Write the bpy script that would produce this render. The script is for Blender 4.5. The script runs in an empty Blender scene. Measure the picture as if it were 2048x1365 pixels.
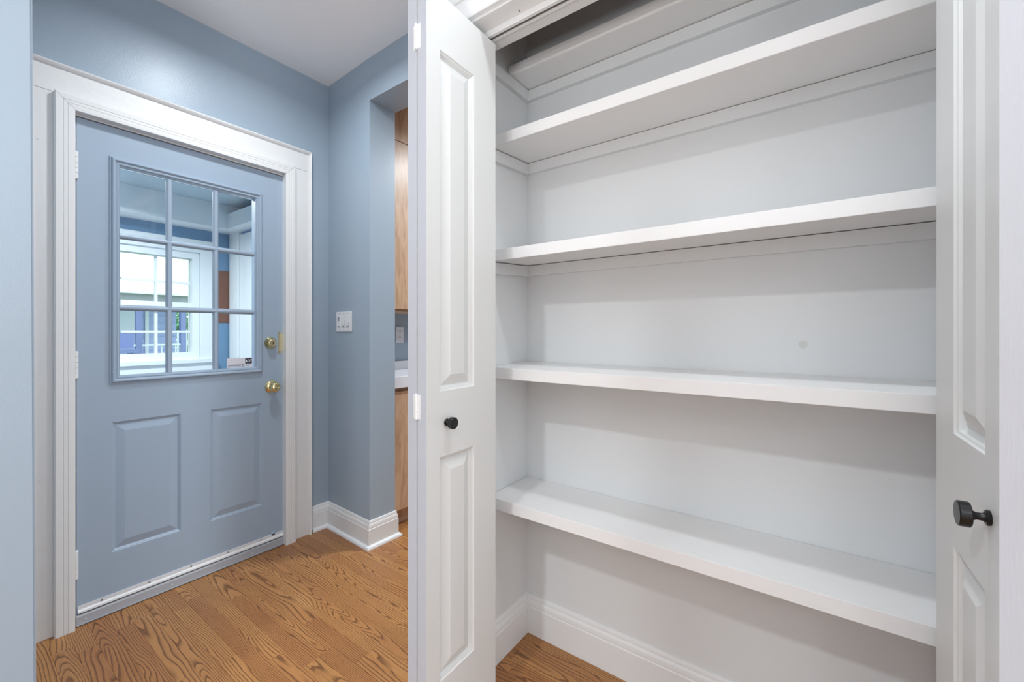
import bpy, bmesh, math, random
from mathutils import Vector, Matrix
random.seed(7)
R = math.radians

# ------------------------------------------------------------------ camera
CAM_H = 1.19
sc = bpy.context.scene
camd = bpy.data.cameras.new('camera')
cam = bpy.data.objects.new('camera', camd)
sc.collection.objects.link(cam)
cam.location = (0, 0, CAM_H)
cam.rotation_euler = (R(90), 0, math.atan2(604, 840))
camd.sensor_width = 36.0
camd.lens = 36.0 * 840.0 / 2048.0
camd.shift_y = -18.5 / 2048.0
camd.clip_start = 0.02
camd.clip_end = 200
sc.camera = cam

# ------------------------------------------------------------------ exposure, sky and lamps
sc.view_settings.view_transform = 'Standard'
sc.view_settings.look = 'None'
sc.view_settings.gamma = 1.0
sc.view_settings.exposure = 0.26
sc.view_settings.use_curve_mapping = False
w = bpy.data.worlds.new('sky'); sc.world = w; w.use_nodes = True
bg = w.node_tree.nodes['Background']
bg.inputs[0].default_value = (0.86, 0.94, 1.0, 1)
bg.inputs[1].default_value = 2.2

def lamp(name, loc, power, radius=0.06, color=(1, 1, 1), spread=160, rot=(0, 0, 0)):
    d = bpy.data.lights.new(name, 'AREA')
    d.shape = 'DISK'; d.size = radius * 2; d.energy = power; d.color = color
    d.spread = R(spread)
    o = bpy.data.objects.new(name, d); sc.collection.objects.link(o)
    o.location = loc; o.rotation_euler = rot
    return o
LC = (0.90, 0.96, 1.0)
lamp('hall_downlight', (-1.72, 0.80, 2.69), 9.5, 0.07, LC)
lamp('closet_downlight', (-0.10, 0.70, 2.69), 6, 0.06, LC)
lamp('room_downlight', (-0.62, -1.05, 2.69), 21, 0.07, LC)
lamp('far_downlight', (-0.45, -3.60, 2.69), 18, 0.10, LC)
lamp('room_downlight_right', (0.95, -2.3, 2.69), 12, 0.10, LC)
lamp('kitchen_downlight', (-1.2, 2.5, 2.69), 30, 0.09, LC)
lamp('kitchen_downlight_far', (-0.2, 3.4, 2.69), 22, 0.09, LC)
lamp('porch_ceiling_lamp', (-3.3, 0.5, 2.24), 34, 0.12, LC)
# large soft fills added out of view; no windows are built there
def fill_panel(name, loc, rot, sx, sy, power):
    d = bpy.data.lights.new(name, 'AREA'); d.shape = 'RECTANGLE'; d.size = sx; d.size_y = sy; d.energy = power
    d.color = (0.86, 0.94, 1.0)
    o = bpy.data.objects.new(name, d); sc.collection.objects.link(o); o.location = loc; o.rotation_euler = rot
fill_panel('back_fill_panel', (-0.4, -4.95, 1.4), (R(90), 0, 0), 3.4, 2.0, 30)  # unseen frontal fill, added to soften the closet shadows
fill_panel('side_fill_panel', (3.55, -1.0, 1.45), (R(90), 0, R(90)), 3.0, 2.1, 56)  # unseen fill from the right, added to brighten the hall door
lamp('upward_fill', (-0.35, -0.55, 1.15), 12, 0.20, (0.90, 0.96, 1.0), 180, (R(180), 0, 0))  # added upward disc, no fixture: lifts the hall ceiling and ambient light
lamp('upward_fill_right', (1.3, -1.6, 1.35), 34, 0.30, LC, 180, (R(180), 0, 0))  # added upward disc without a lamp body, more ceiling bounce

# ------------------------------------------------------------------ materials
def mat(name, col, rough=0.5, metal=0.0, bump=0.0, bscale=200.0, spec=0.5, mottle=0.0, coat=0.0, bdist=0.001):
    m = bpy.data.materials.new(name); m.use_nodes = True
    nt = m.node_tree; b = nt.nodes['Principled BSDF']
    b.inputs['Base Color'].default_value = (*col, 1); b.inputs['Roughness'].default_value = rough
    b.inputs['Metallic'].default_value = metal; b.inputs['Specular IOR Level'].default_value = spec
    b.inputs['Coat Weight'].default_value = coat
    tc = nt.nodes.new('ShaderNodeTexCoord')
    if bump:
        n = nt.nodes.new('ShaderNodeTexNoise'); n.inputs['Scale'].default_value = bscale; n.inputs['Detail'].default_value = 3
        nt.links.new(tc.outputs['Object'], n.inputs['Vector'])
        bp = nt.nodes.new('ShaderNodeBump'); bp.inputs['Strength'].default_value = bump; bp.inputs['Distance'].default_value = bdist
        nt.links.new(n.outputs['Fac'], bp.inputs['Height']); nt.links.new(bp.outputs['Normal'], b.inputs['Normal'])
    if mottle:
        n2 = nt.nodes.new('ShaderNodeTexNoise'); n2.inputs['Scale'].default_value = 3.0; n2.inputs['Detail'].default_value = 4
        nt.links.new(tc.outputs['Object'], n2.inputs['Vector'])
        mx = nt.nodes.new('ShaderNodeMix'); mx.data_type = 'RGBA'
        mx.inputs[6].default_value = (*[c * (1 - mottle) for c in col], 1); mx.inputs[7].default_value = (*[min(1, c * (1 + mottle)) for c in col], 1)
        nt.links.new(n2.outputs['Fac'], mx.inputs[0]); nt.links.new(mx.outputs[2], b.inputs['Base Color'])
    return m
def srgb(r, g, b):
    f = lambda v: (v / 255 / 12.92) if v / 255 <= 0.04045 else ((v / 255 + 0.055) / 1.055) ** 2.4
    return (f(r), f(g), f(b))
M = {}
M['blue_wall'] = mat('blue_wall_paint', srgb(162, 177, 191), 0.34, bump=0.35, bscale=260, mottle=0.02)
M['blue_door'] = mat('blue_door_paint', srgb(161, 177, 194), 0.4, bump=0.08, bscale=120, mottle=0.01)
M['trim'] = mat('white_trim_paint', srgb(232, 232, 232), 0.38, bump=0.15, bscale=60, mottle=0.012)
M['old_trim'] = mat('brushed_white_trim_paint', srgb(232, 231, 230), 0.42, bump=0.35, bscale=45, mottle=0.02, bdist=0.002)
M['leaf'] = mat('white_leaf_paint', srgb(222, 223, 222), 0.42, bump=0.05, bscale=150)
M['closet'] = mat('closet_white_paint', srgb(224, 226, 227), 0.6, bump=0.12, bscale=250)
M['shelf'] = mat('shelf_white_paint', srgb(236, 236, 236), 0.42, bump=0.05, bscale=90)
M['ceiling'] = mat('ceiling_white', srgb(248, 248, 249), 0.8, bump=0.1, bscale=200)
M['porch_white'] = mat('porch_white', srgb(236, 240, 242), 0.6)
M['porch_ceiling'] = mat('porch_ceiling_paint', srgb(196, 212, 220), 0.6)
M['blue_porch'] = mat('porch_blue_paint', srgb(112, 148, 180), 0.5, mottle=0.05)
M['brown_patch'] = mat('bare_brown_board', srgb(128, 84, 66), 0.7, mottle=0.15)
M['black'] = mat('matte_black_metal', (0.012, 0.012, 0.013), 0.32, metal=0.3)
M['brass'] = mat('polished_brass', srgb(226, 212, 160), 0.16, metal=1.0, bump=0.1, bscale=40)
M['brass_pale'] = mat('worn_pale_brass', srgb(226, 214, 178), 0.3, metal=0.85, bump=0.3, bscale=90)
M['steel'] = mat('screw_steel', (0.3, 0.3, 0.32), 0.35, metal=1.0)
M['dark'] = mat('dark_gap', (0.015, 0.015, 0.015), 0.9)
M['plastic'] = mat('white_plastic', srgb(236, 236, 238), 0.3)
M['plastic_grey'] = mat('grey_plastic', srgb(150, 152, 155), 0.4)
M['sill'] = mat('grey_metal_sill', srgb(176, 178, 184), 0.45, metal=0.15, bump=0.2, bscale=60, mottle=0.05)
M['sweep'] = mat('white_metal_sweep', srgb(225, 224, 226), 0.35)
M['counter'] = mat('white_laminate', srgb(230, 231, 236), 0.3)
M['navy'] = mat('navy_print', srgb(34, 42, 66), 0.5)
M['ink'] = mat('dark_ink', srgb(50, 52, 60), 0.6)
M['sticker'] = mat('white_sticker_film', srgb(225, 222, 228), 0.5)
M['siding'] = mat('blue_grey_siding', srgb(178, 188, 226), 0.6)
M['post'] = mat('violet_blue_post', srgb(122, 132, 182), 0.6)
M['dark_glass'] = mat('dark_window_glass', (0.06, 0.065, 0.07), 0.1)
M['lawn'] = mat('lawn_green', srgb(120, 150, 90), 0.9, mottle=0.2)
M['foliage'] = mat('leaf_green', srgb(110, 165, 110), 0.6, mottle=0.2)
M['bark'] = mat('bark', srgb(90, 75, 60), 0.9, mottle=0.2)

def maple():
    m = bpy.data.materials.new('maple_veneer'); m.use_nodes = True; nt = m.node_tree; b = nt.nodes['Principled BSDF']
    tc = nt.nodes.new('ShaderNodeTexCoord'); mp = nt.nodes.new('ShaderNodeMapping'); mp.inputs['Scale'].default_value = (10, 10, 1.6)
    n = nt.nodes.new('ShaderNodeTexNoise'); n.inputs['Scale'].default_value = 3; n.inputs['Detail'].default_value = 7; n.inputs['Distortion'].default_value = 1.2
    cr = nt.nodes.new('ShaderNodeValToRGB')
    cr.color_ramp.elements[0].position = 0.3; cr.color_ramp.elements[0].color = (*srgb(186, 146, 116), 1)
    cr.color_ramp.elements[1].position = 0.7; cr.color_ramp.elements[1].color = (*srgb(216, 182, 152), 1)
    nt.links.new(tc.outputs['Object'], mp.inputs[0]); nt.links.new(mp.outputs[0], n.inputs['Vector'])
    nt.links.new(n.outputs['Fac'], cr.inputs[0]); nt.links.new(cr.outputs[0], b.inputs['Base Color'])
    b.inputs['Roughness'].default_value = 0.35
    return m
M['maple'] = maple()

def ribbed():
    # sawn leaf edge under thin paint: faint vertical ribs
    m = mat('painted_sawn_edge', srgb(192, 195, 203), 0.6); nt = m.node_tree; b = nt.nodes['Principled BSDF']
    tc = nt.nodes.new('ShaderNodeTexCoord'); mp = nt.nodes.new('ShaderNodeMapping'); mp.inputs['Scale'].default_value = (420, 420, 24)
    n = nt.nodes.new('ShaderNodeTexNoise'); n.inputs['Scale'].default_value = 1.0; n.inputs['Detail'].default_value = 2
    bp = nt.nodes.new('ShaderNodeBump'); bp.inputs['Strength'].default_value = 0.5; bp.inputs['Distance'].default_value = 0.0008
    nt.links.new(tc.outputs['Object'], mp.inputs[0]); nt.links.new(mp.outputs[0], n.inputs['Vector'])
    nt.links.new(n.outputs['Fac'], bp.inputs['Height']); nt.links.new(bp.outputs['Normal'], b.inputs['Normal'])
    return m
M['ribbed'] = ribbed()

def glass():
    m = bpy.data.materials.new('clear_glass'); m.use_nodes = True; nt = m.node_tree
    for n in list(nt.nodes): nt.nodes.remove(n)
    out = nt.nodes.new('ShaderNodeOutputMaterial'); mix = nt.nodes.new('ShaderNodeMixShader')
    tr = nt.nodes.new('ShaderNodeBsdfTransparent'); tr.inputs[0].default_value = (0.95, 0.98, 0.985, 1)
    gl = nt.nodes.new('ShaderNodeBsdfGlossy'); gl.inputs['Roughness'].default_value = 0.015
    fr = nt.nodes.new('ShaderNodeFresnel'); fr.inputs['IOR'].default_value = 1.5
    nt.links.new(fr.outputs[0], mix.inputs[0]); nt.links.new(tr.outputs[0], mix.inputs[1]); nt.links.new(gl.outputs[0], mix.inputs[2])
    nt.links.new(mix.outputs[0], out.inputs[0])
    return m
M['glass'] = glass()

def oak():
    m = bpy.data.materials.new('red_oak'); m.use_nodes = True; nt = m.node_tree; L = nt.links.new
    b = nt.nodes['Principled BSDF']
    def N(t, **k):
        n = nt.nodes.new(t)
        for a, v in k.items(): setattr(n, a, v)
        return n
    def mth(op, a, b_=None, c=None, clamp=False):
        n = N('ShaderNodeMath', operation=op, use_clamp=clamp)
        for i, v in enumerate((a, b_, c)):
            if v is None: continue
            if isinstance(v, (int, float)): n.inputs[i].default_value = v
            else: L(v, n.inputs[i])
        return n.outputs[0]
    tc = N('ShaderNodeTexCoord'); oi = N('ShaderNodeObjectInfo')
    wn = N('ShaderNodeTexWhiteNoise', noise_dimensions='1D'); L(oi.outputs['Random'], wn.inputs['W'])
    sr = N('ShaderNodeSeparateColor'); L(wn.outputs['Color'], sr.inputs[0])
    wn2 = N('ShaderNodeTexWhiteNoise', noise_dimensions='1D'); L(mth('ADD', oi.outputs['Random'], 3.7), wn2.inputs['W'])
    sr2 = N('ShaderNodeSeparateColor'); L(wn2.outputs['Color'], sr2.inputs[0])
    sep = N('ShaderNodeSeparateXYZ'); L(tc.outputs['Object'], sep.inputs[0])
    x, y = sep.outputs[0], sep.outputs[1]
    seed = mth('MULTIPLY', oi.outputs['Random'], 57.0)
    # slow wander of the pith line
    cmb = N('ShaderNodeCombineXYZ'); L(mth('MULTIPLY', x, 2.3), cmb.inputs[0]); L(mth('MULTIPLY', y, 9), cmb.inputs[1]); L(seed, cmb.inputs[2])
    n1 = N('ShaderNodeTexNoise'); n1.inputs['Scale'].default_value = 1.0; n1.inputs['Detail'].default_value = 1.5; L(cmb.outputs[0], n1.inputs['Vector'])
    cmb2 = N('ShaderNodeCombineXYZ'); L(mth('MULTIPLY', x, 11), cmb2.inputs[0]); L(mth('MULTIPLY', y, 70), cmb2.inputs[1]); L(seed, cmb2.inputs[2])
    n2 = N('ShaderNodeTexNoise'); n2.inputs['Scale'].default_value = 1.0; n2.inputs['Detail'].default_value = 2; L(cmb2.outputs[0], n2.inputs['Vector'])
    wob = mth('MULTIPLY', mth('SUBTRACT', n1.outputs['Fac'], 0.5), 0.075)
    wob2 = mth('MULTIPLY', mth('SUBTRACT', n2.outputs['Fac'], 0.5), 0.004)
    y0 = mth('MULTIPLY', mth('SUBTRACT', sr.outputs[0], 0.5), 0.12)
    yy = mth('SUBTRACT', y, y0)
    k = mth('MULTIPLY', mth('SUBTRACT', sr.outputs[1], 0.5), 0.12)
    z0 = mth('ADD', mth('MULTIPLY', sr.outputs[2], 0.04), 0.012)
    zz = mth('ADD', mth('ADD', z0, mth('MULTIPLY', x, k)), wob)
    r = mth('ADD', mth('SQRT', mth('ADD', mth('MULTIPLY', yy, yy), mth('MULTIPLY', zz, zz))), wob2)
    spacing = mth('ADD', mth('MULTIPLY', sr2.outputs[0], 110.0), 105.0)
    ph = mth('FRACT', mth('MULTIPLY', r, spacing))
    ring = N('ShaderNodeValToRGB'); e = ring.color_ramp.elements
    e[0].position = 0.0; e[0].color = (0.75, 0.75, 0.75, 1); e[1].position = 0.55; e[1].color = (0.0, 0.0, 0.0, 1)
    q = ring.color_ramp.elements.new(0.12); q.color = (1, 1, 1, 1)
    q = ring.color_ramp.elements.new(0.30); q.color = (0.35, 0.35, 0.35, 1)
    q = ring.color_ramp.elements.new(0.97); q.color = (0.05, 0.05, 0.05, 1)
    L(ph, ring.inputs[0])
    # pores: short fine dashes along the board
    cmb3 = N('ShaderNodeCombineXYZ'); L(mth('MULTIPLY', x, 90), cmb3.inputs[0]); L(mth('MULTIPLY', y, 1100), cmb3.inputs[1]); L(seed, cmb3.inputs[2])
    n3 = N('ShaderNodeTexNoise'); n3.inputs['Scale'].default_value = 1.0; n3.inputs['Detail'].default_value = 2; L(cmb3.outputs[0], n3.inputs['Vector'])
    pore = mth('MULTIPLY', mth('SUBTRACT', n3.outputs['Fac'], 0.47), 5.0, clamp=True)
    grain = mth('MULTIPLY', ring.outputs[0], mth('ADD', mth('MULTIPLY', pore, 0.4), 0.72))
    grain = mth('ADD', grain, mth('MULTIPLY', pore, 0.30), clamp=True)
    # broad tone clouds
    n4 = N('ShaderNodeTexNoise'); n4.inputs['Scale'].default_value = 1.0; n4.inputs['Detail'].default_value = 3
    cmb4 = N('ShaderNodeCombineXYZ'); L(mth('MULTIPLY', x, 5), cmb4.inputs[0]); L(mth('MULTIPLY', y, 22), cmb4.inputs[1]); L(mth('ADD', seed, 9.0), cmb4.inputs[2])
    L(cmb4.outputs[0], n4.inputs['Vector'])
    base = N('ShaderNodeValToRGB'); be = base.color_ramp.elements
    be[0].position = 0.0; be[0].color = (*srgb(140, 92, 56), 1); be[1].position = 1.0; be[1].color = (*srgb(212, 164, 108), 1)
    q = base.color_ramp.elements.new(0.25); q.color = (*srgb(170, 114, 68), 1)
    q = base.color_ramp.elements.new(0.75); q.color = (*srgb(188, 134, 80), 1)
    tone = mth('ADD', mth('MULTIPLY', sr2.outputs[1], 0.42), mth('MULTIPLY', n4.outputs['Fac'], 0.58))
    L(tone, base.inputs[0])
    mx = N('ShaderNodeMix', data_type='RGBA'); L(mth('MULTIPLY', grain, 0.92), mx.inputs[0]); L(base.outputs[0], mx.inputs[6])
    mx.inputs[7].default_value = (*srgb(88, 50, 26), 1)
    L(mx.outputs[2], b.inputs['Base Color'])
    L(mth('ADD', mth('MULTIPLY', grain, 0.15), 0.27), b.inputs['Roughness'])
    b.inputs['Specular IOR Level'].default_value = 0.45
    bp = N('ShaderNodeBump'); bp.inputs['Strength'].default_value = 0.25; bp.inputs['Distance'].default_value = 0.0006
    L(mth('SUBTRACT', 1.0, grain), bp.inputs['Height']); L(bp.outputs['Normal'], b.inputs['Normal'])
    return m
M['oak'] = oak()

# ------------------------------------------------------------------ helpers
def obj(name, bm, m, parent=None, smooth=False, recalc=True):
    if recalc: bmesh.ops.recalc_face_normals(bm, faces=bm.faces)
    me = bpy.data.meshes.new(name); bm.to_mesh(me); bm.free()
    if isinstance(m, (list, tuple)):
        for k in m: me.materials.append(M[k] if isinstance(k, str) else k)
    else: me.materials.append(M[m] if isinstance(m, str) else m)
    if smooth:
        for p in me.polygons: p.use_smooth = True
        try: me.set_sharp_from_angle(angle=R(35))
        except Exception: pass
    o = bpy.data.objects.new(name, me); sc.collection.objects.link(o)
    if parent is not None: o.parent = parent
    return o
def tag(o, label=None, cat=None, group=None, kind=None):
    if label: o['label'] = label
    if cat: o['category'] = cat
    if group: o['group'] = group
    if kind: o['kind'] = kind
    return o
def empty(name, loc=(0, 0, 0), rz=0.0):
    o = bpy.data.objects.new(name, None); sc.collection.objects.link(o)
    o.location = loc; o.rotation_euler = (0, 0, rz); o.empty_display_size = 0.1
    return o
def box(bm, x0, x1, y0, y1, z0, z1, bev=0.0):
    vs = [bm.verts.new(p) for p in ((x0, y0, z0), (x1, y0, z0), (x1, y1, z0), (x0, y1, z0), (x0, y0, z1), (x1, y0, z1), (x1, y1, z1), (x0, y1, z1))]
    fs = [bm.faces.new([vs[i] for i in f]) for f in ((0, 3, 2, 1), (4, 5, 6, 7), (0, 1, 5, 4), (1, 2, 6, 5), (2, 3, 7, 6), (3, 0, 4, 7))]
    if bev:
        es = list({e for f in fs for e in f.edges})
        bmesh.ops.bevel(bm, geom=es, offset=bev, segments=2, profile=0.6, affect='EDGES')
def boxo(name, b, m, parent=None, bev=0.0):
    bm = bmesh.new(); box(bm, *b, bev=bev)
    return obj(name, bm, m, parent)
def prism(bm, pts, z0, z1):
    a = [bm.verts.new((p[0], p[1], z0)) for p in pts]; b = [bm.verts.new((p[0], p[1], z1)) for p in pts]
    n = len(pts)
    bm.faces.new(a[::-1]); bm.faces.new(b)
    for i in range(n): bm.faces.new((a[i], a[(i + 1) % n], b[(i + 1) % n], b[i]))
def lathe(bm, prof, origin, axis, seg=32):
    """prof: (distance along axis, radius)"""
    ax = Vector(axis).normalized(); t = Vector((0, 0, 1)) if abs(ax.z) < 0.9 else Vector((1, 0, 0))
    u = ax.cross(t).normalized(); v = ax.cross(u)
    o = Vector(origin); rings = []
    for d, r in prof:
        rings.append([bm.verts.new(o + ax * d + (u * math.cos(2 * math.pi * k / seg) + v * math.sin(2 * math.pi * k / seg)) * r) for k in range(seg)])
    for a, b in zip(rings, rings[1:]):
        for k in range(seg): bm.faces.new((a[k], a[(k + 1) % seg], b[(k + 1) % seg], b[k]))
    bm.faces.new(rings[0]); bm.faces.new(rings[-1][::-1])
def sweep(bm, path, prof, closed, mp):
    """mitred moulding: path in (u,v); prof = closed polygon of (offset to the LEFT of travel, height)"""
    n = len(path); rows = []
    for i, p in enumerate(path):
        p = Vector(p)
        if closed or 0 < i < n - 1:
            d0 = (p - Vector(path[i - 1])).normalized(); d1 = (Vector(path[(i + 1) % n]) - p).normalized()
            n0 = Vector((-d0.y, d0.x)); n1 = Vector((-d1.y, d1.x)); b = (n0 + n1); b = b / max(1e-6, b.dot(n0))
        else:
            d = (Vector(path[1]) - p).normalized() if i == 0 else (p - Vector(path[i - 1])).normalized()
            b = Vector((-d.y, d.x))
        rows.append([bm.verts.new(mp(*(p + b * o), h)) for o, h in prof])
    m = len(prof)
    for i in range(n if closed else n - 1):
        a, b = rows[i], rows[(i + 1) % n]
        for j in range(m): bm.faces.new((a[j], a[(j + 1) % m], b[(j + 1) % m], b[j]))
    if not closed:
        bm.faces.new(rows[0]); bm.faces.new(rows[-1][::-1])
def slab(bm, u0, u1, v0, v1, t, panels, mp, both=True, hole=None):
    """panelled slab: front at height 0, back at -t; panels = (u0,u1,v0,v1,rings) embossed; mp(u,v,h)->xyz"""
    us = sorted({u0, u1} | {p[0] for p in panels} | {p[1] for p in panels} | ({hole[0], hole[1]} if hole else set()))
    vs = sorted({v0, v1} | {p[2] for p in panels} | {p[3] for p in panels} | ({hole[2], hole[3]} if hole else set()))
    def inside(r, a, b): return r[0] - 1e-6 < a < r[1] + 1e-6 and r[2] - 1e-6 < b < r[3] + 1e-6
    for side in (0, 1):
        h = 0 if side == 0 else -t
        pan = panels if (side == 0 or both) else []
        V = {}
        def vert(a, b, hh=None):
            k = (round(a, 6), round(b, 6), round(h if hh is None else hh, 6))
            if k not in V: V[k] = bm.verts.new(mp(a, b, k[2]))
            return V[k]
        for i in range(len(us) - 1):
            for j in range(len(vs) - 1):
                cu, cv = (us[i] + us[i + 1]) / 2, (vs[j] + vs[j + 1]) / 2
                if hole and inside(hole, cu, cv): continue
                if any(inside(p, cu, cv) for p in pan): continue
                bm.faces.new((vert(us[i], vs[j]), vert(us[i + 1], vs[j]), vert(us[i + 1], vs[j + 1]), vert(us[i], vs[j + 1])))
        for p in pan:
            prev = None
            for ins, dep in p[4]:
                if not isinstance(ins, tuple): ins = (ins, ins)
                d = (h + dep) if side == 0 else (h - dep)
                a0, a1, b0, b1 = p[0] + ins[0], p[1] - ins[0], p[2] + ins[1], p[3] - ins[1]
                ring = [(a0, b0), (a1, b0), (a1, b1), (a0, b1)]
                if prev is None:
                    # stitch to the face grid: split the outer ring along the grid lines
                    rr = [vert(*q) for q in ring]
                else: rr = [bm.verts.new(mp(q[0], q[1], d)) for q in ring]
                if prev:
                    for k in range(4): bm.faces.new((prev[k], prev[(k + 1) % 4], rr[(k + 1) % 4], rr[k]))
                prev = rr
            bm.faces.new(prev)
    def edge(a, b):
        bm.faces.new([bm.verts.new(mp(*a, 0)), bm.verts.new(mp(*b, 0)), bm.verts.new(mp(*b, -t)), bm.verts.new(mp(*a, -t))])
    for a, b in (((u0, v0), (u1, v0)), ((u1, v0), (u1, v1)), ((u1, v1), (u0, v1)), ((u0, v1), (u0, v0))): edge(a, b)
    if hole:
        for a, b in (((hole[0], hole[2]), (hole[1], hole[2])), ((hole[1], hole[2]), (hole[1], hole[3])), ((hole[1], hole[3]), (hole[0], hole[3])), ((hole[0], hole[3]), (hole[0], hole[2]))): edge(b, a)
    bmesh.ops.remove_doubles(bm, verts=bm.verts, dist=1e-5)

CEIL = 2.70
WX = -2.43          # face of the wall with the outside door
# ------------------------------------------------------------------ walls, floor, ceiling
def wall(name, b, m, label):
    return tag(boxo(name, b, m), label, 'wall', kind='structure')
bm = bmesh.new()
DY0, DY1, DZ = 0.340, 1.178, 2.078     # rough opening of the outside door
box(bm, WX - 0.15, WX, -5.1, DY0, 0, CEIL); box(bm, WX - 0.15, WX, DY1, 4.7, 0, CEIL); box(bm, WX - 0.15, WX, DY0, DY1, DZ, CEIL)
tag(obj('wall_left', bm, 'blue_wall'), 'satin blue-grey wall around the outside door', 'wall', kind='structure')
# wall with the switch: from the corner to the cased-out opening, and the header over the opening
bm = bmesh.new()
prism(bm, [(WX, 1.441), (-1.988, 1.420), (-1.984, 1.590), (WX, 1.590)], 0, CEIL)
prism(bm, [(-1.988, 1.420), (-1.12, 1.405), (-1.12, 1.590), (-1.984, 1.590)], 2.466, CEIL)
tag(obj('wall_front', bm, 'blue_wall'), 'blue-grey wall with the switch plate and the opening to the kitchen', 'wall', kind='structure')
# closet shell
wall('wall_closet_side', (-1.06, -0.933, 1.09, 1.40, 0, CEIL), 'closet', 'white inner left side wall of the closet')
wall('wall_closet_back', (-1.12, 0.42, 1.40, 1.49, 0, CEIL), 'closet', 'white back wall of the shelf closet')
wall('wall_closet_right', (0.30, 0.42, 1.09, 1.40, 0, CEIL), 'closet', 'white inner right side wall of the closet')
wall('wall_kitchen_side', (-1.12, 3.6, 1.49, 1.59, 0, CEIL), 'blue_wall', 'blue-grey kitchen side of the closet back wall')
bm = bmesh.new()
box(bm, -1.12, -0.925, 0.967, 1.09, 0, CEIL); box(bm, 0.29, 3.6, 0.967, 1.09, 0, CEIL); box(bm, -0.925, 0.29, 0.967, 1.09, 2.148, CEIL)
box(bm, -1.12, -1.06, 1.09, 1.40, 0, CEIL)
tag(obj('wall_closet_front', bm, 'blue_wall'), 'blue-grey wall around the closet opening', 'wall', kind='structure')
# wall end close to the camera on the left
bm = bmesh.new()
v = [(-2.43, -0.03), (-1.35, -0.03), (-1.35, 0.137), (-2.43, 0.137)]
a = [bm.verts.new((x, y, 0)) for x, y in v]
b2 = [bm.verts.new((x, y if y < 0 else 0.127, CEIL)) for x, y in v]
bm.faces.new(a[::-1]); bm.faces.new(b2)
for i in range(4): bm.faces.new((a[i], a[(i + 1) % 4], b2[(i + 1) % 4], b2[i]))
bmesh.ops.bevel(bm, geom=[e for e in bm.edges if abs(e.verts[0].co.z - e.verts[1].co.z) > 1 and e.verts[0].co.x > -2], offset=0.004, segments=3, affect='EDGES')
tag(obj('wall_near', bm, 'blue_wall'), 'blue-grey wall end at the left edge of the view', 'wall', kind='structure')
wall('wall_back', (-2.58, 3.6, -5.1, -5.0, 0, CEIL), 'closet', 'white wall behind the camera')
wall('wall_right', (3.6, 3.7, -5.1, 4.7, 0, CEIL), 'closet', 'white wall right of the camera')
wall('wall_far', (-2.58, 3.7, 4.6, 4.7, 0, CEIL), 'blue_wall', 'far wall of the kitchen')
tag(boxo('ceiling', (-2.58, 3.7, -5.1, 4.7, CEIL, CEIL + 0.1), 'ceiling'), 'smooth white ceiling over hall and closet', 'ceiling', kind='structure')

# floor: a subfloor with individually laid oak strips
floor = tag(boxo('floor', (-2.58, 3.7, -5.1, 4.7, -0.10, -0.0125), 'oak'), 'oak strip floor with strong cathedral grain', 'floor', kind='structure')
PW = 0.0572
joints = {0: [-2.10, -1.47], 1: [-1.47, -2.22], 2: [-1.683, -1.34, -2.3], 3: [-2.19, -1.34], 4: [-1.875, -1.2], 8: [-2.083, -1.5], -1: [-2.097, -1.6], -3: [-1.73, -2.2], 6: [-2.25, -1.35], 10: [-0.915, -2.0]}
def plank(x0, x1, y0, y1):
    cx, cy = (x0 + x1) / 2, (y0 + y1) / 2
    a, b, g, t = (x1 - x0) / 2 - 0.0002, (y1 - y0) / 2 - 0.0001, 0.0005, 0.012
    bm = bmesh.new()
    lo = [bm.verts.new((sx * a, sy * b, -t)) for sx, sy in ((-1, -1), (1, -1), (1, 1), (-1, 1))]
    md = [bm.verts.new((sx * a, sy * b, -g)) for sx, sy in ((-1, -1), (1, -1), (1, 1), (-1, 1))]
    hi = [bm.verts.new((sx * (a - g), sy * (b - g), 0)) for sx, sy in ((-1, -1), (1, -1), (1, 1), (-1, 1))]
    bm.faces.new(hi)
    for p, q in ((lo, md), (md, hi)):
        for i in range(4): bm.faces.new((p[i], p[(i + 1) % 4], q[(i + 1) % 4], q[i]))
    o = obj('plank', bm, 'oak', floor, recalc=False); o.location = (cx, cy, 0)
rng = random.Random(11)
row = 0
for i in range(-16, 26):
    y0 = 0.779 + i * PW
    xs = [WX - 0.01]
    fixed = sorted(joints.get(i, []))
    X1 = 1.2 if y0 < 1.0 else 0.5
    if y0 > 1.42: X1 = -1.0
    cuts = list(fixed); x = (fixed[-1] if fixed else WX + rng.uniform(0.05, 0.5))
    if not fixed: cuts.append(x)
    while x < X1:
        x += rng.uniform(0.45, 1.1); cuts.append(min(x, X1))
    for c in cuts:
        if c - xs[-1] > 0.05: xs.append(c)
    for p, q in zip(xs, xs[1:]): plank(p, q, y0, y0 + PW)
floor_rest = bmesh.new()
box(floor_rest, WX - 0.01, 3.6, -5.0, 0.779 - 16 * PW, -0.012, 0); box(floor_rest, 1.2, 3.6, 0.779 - 16 * PW, 1.0, -0.012, 0)
box(floor_rest, WX - 0.01, 3.6, 0.779 + 26 * PW, 4.6, -0.012, 0); box(floor_rest, -1.0, 3.6, 1.49, 0.779 + 26 * PW, -0.012, 0)
tag(obj('far_strips', floor_rest, 'oak', floor), kind='stuff')

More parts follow.
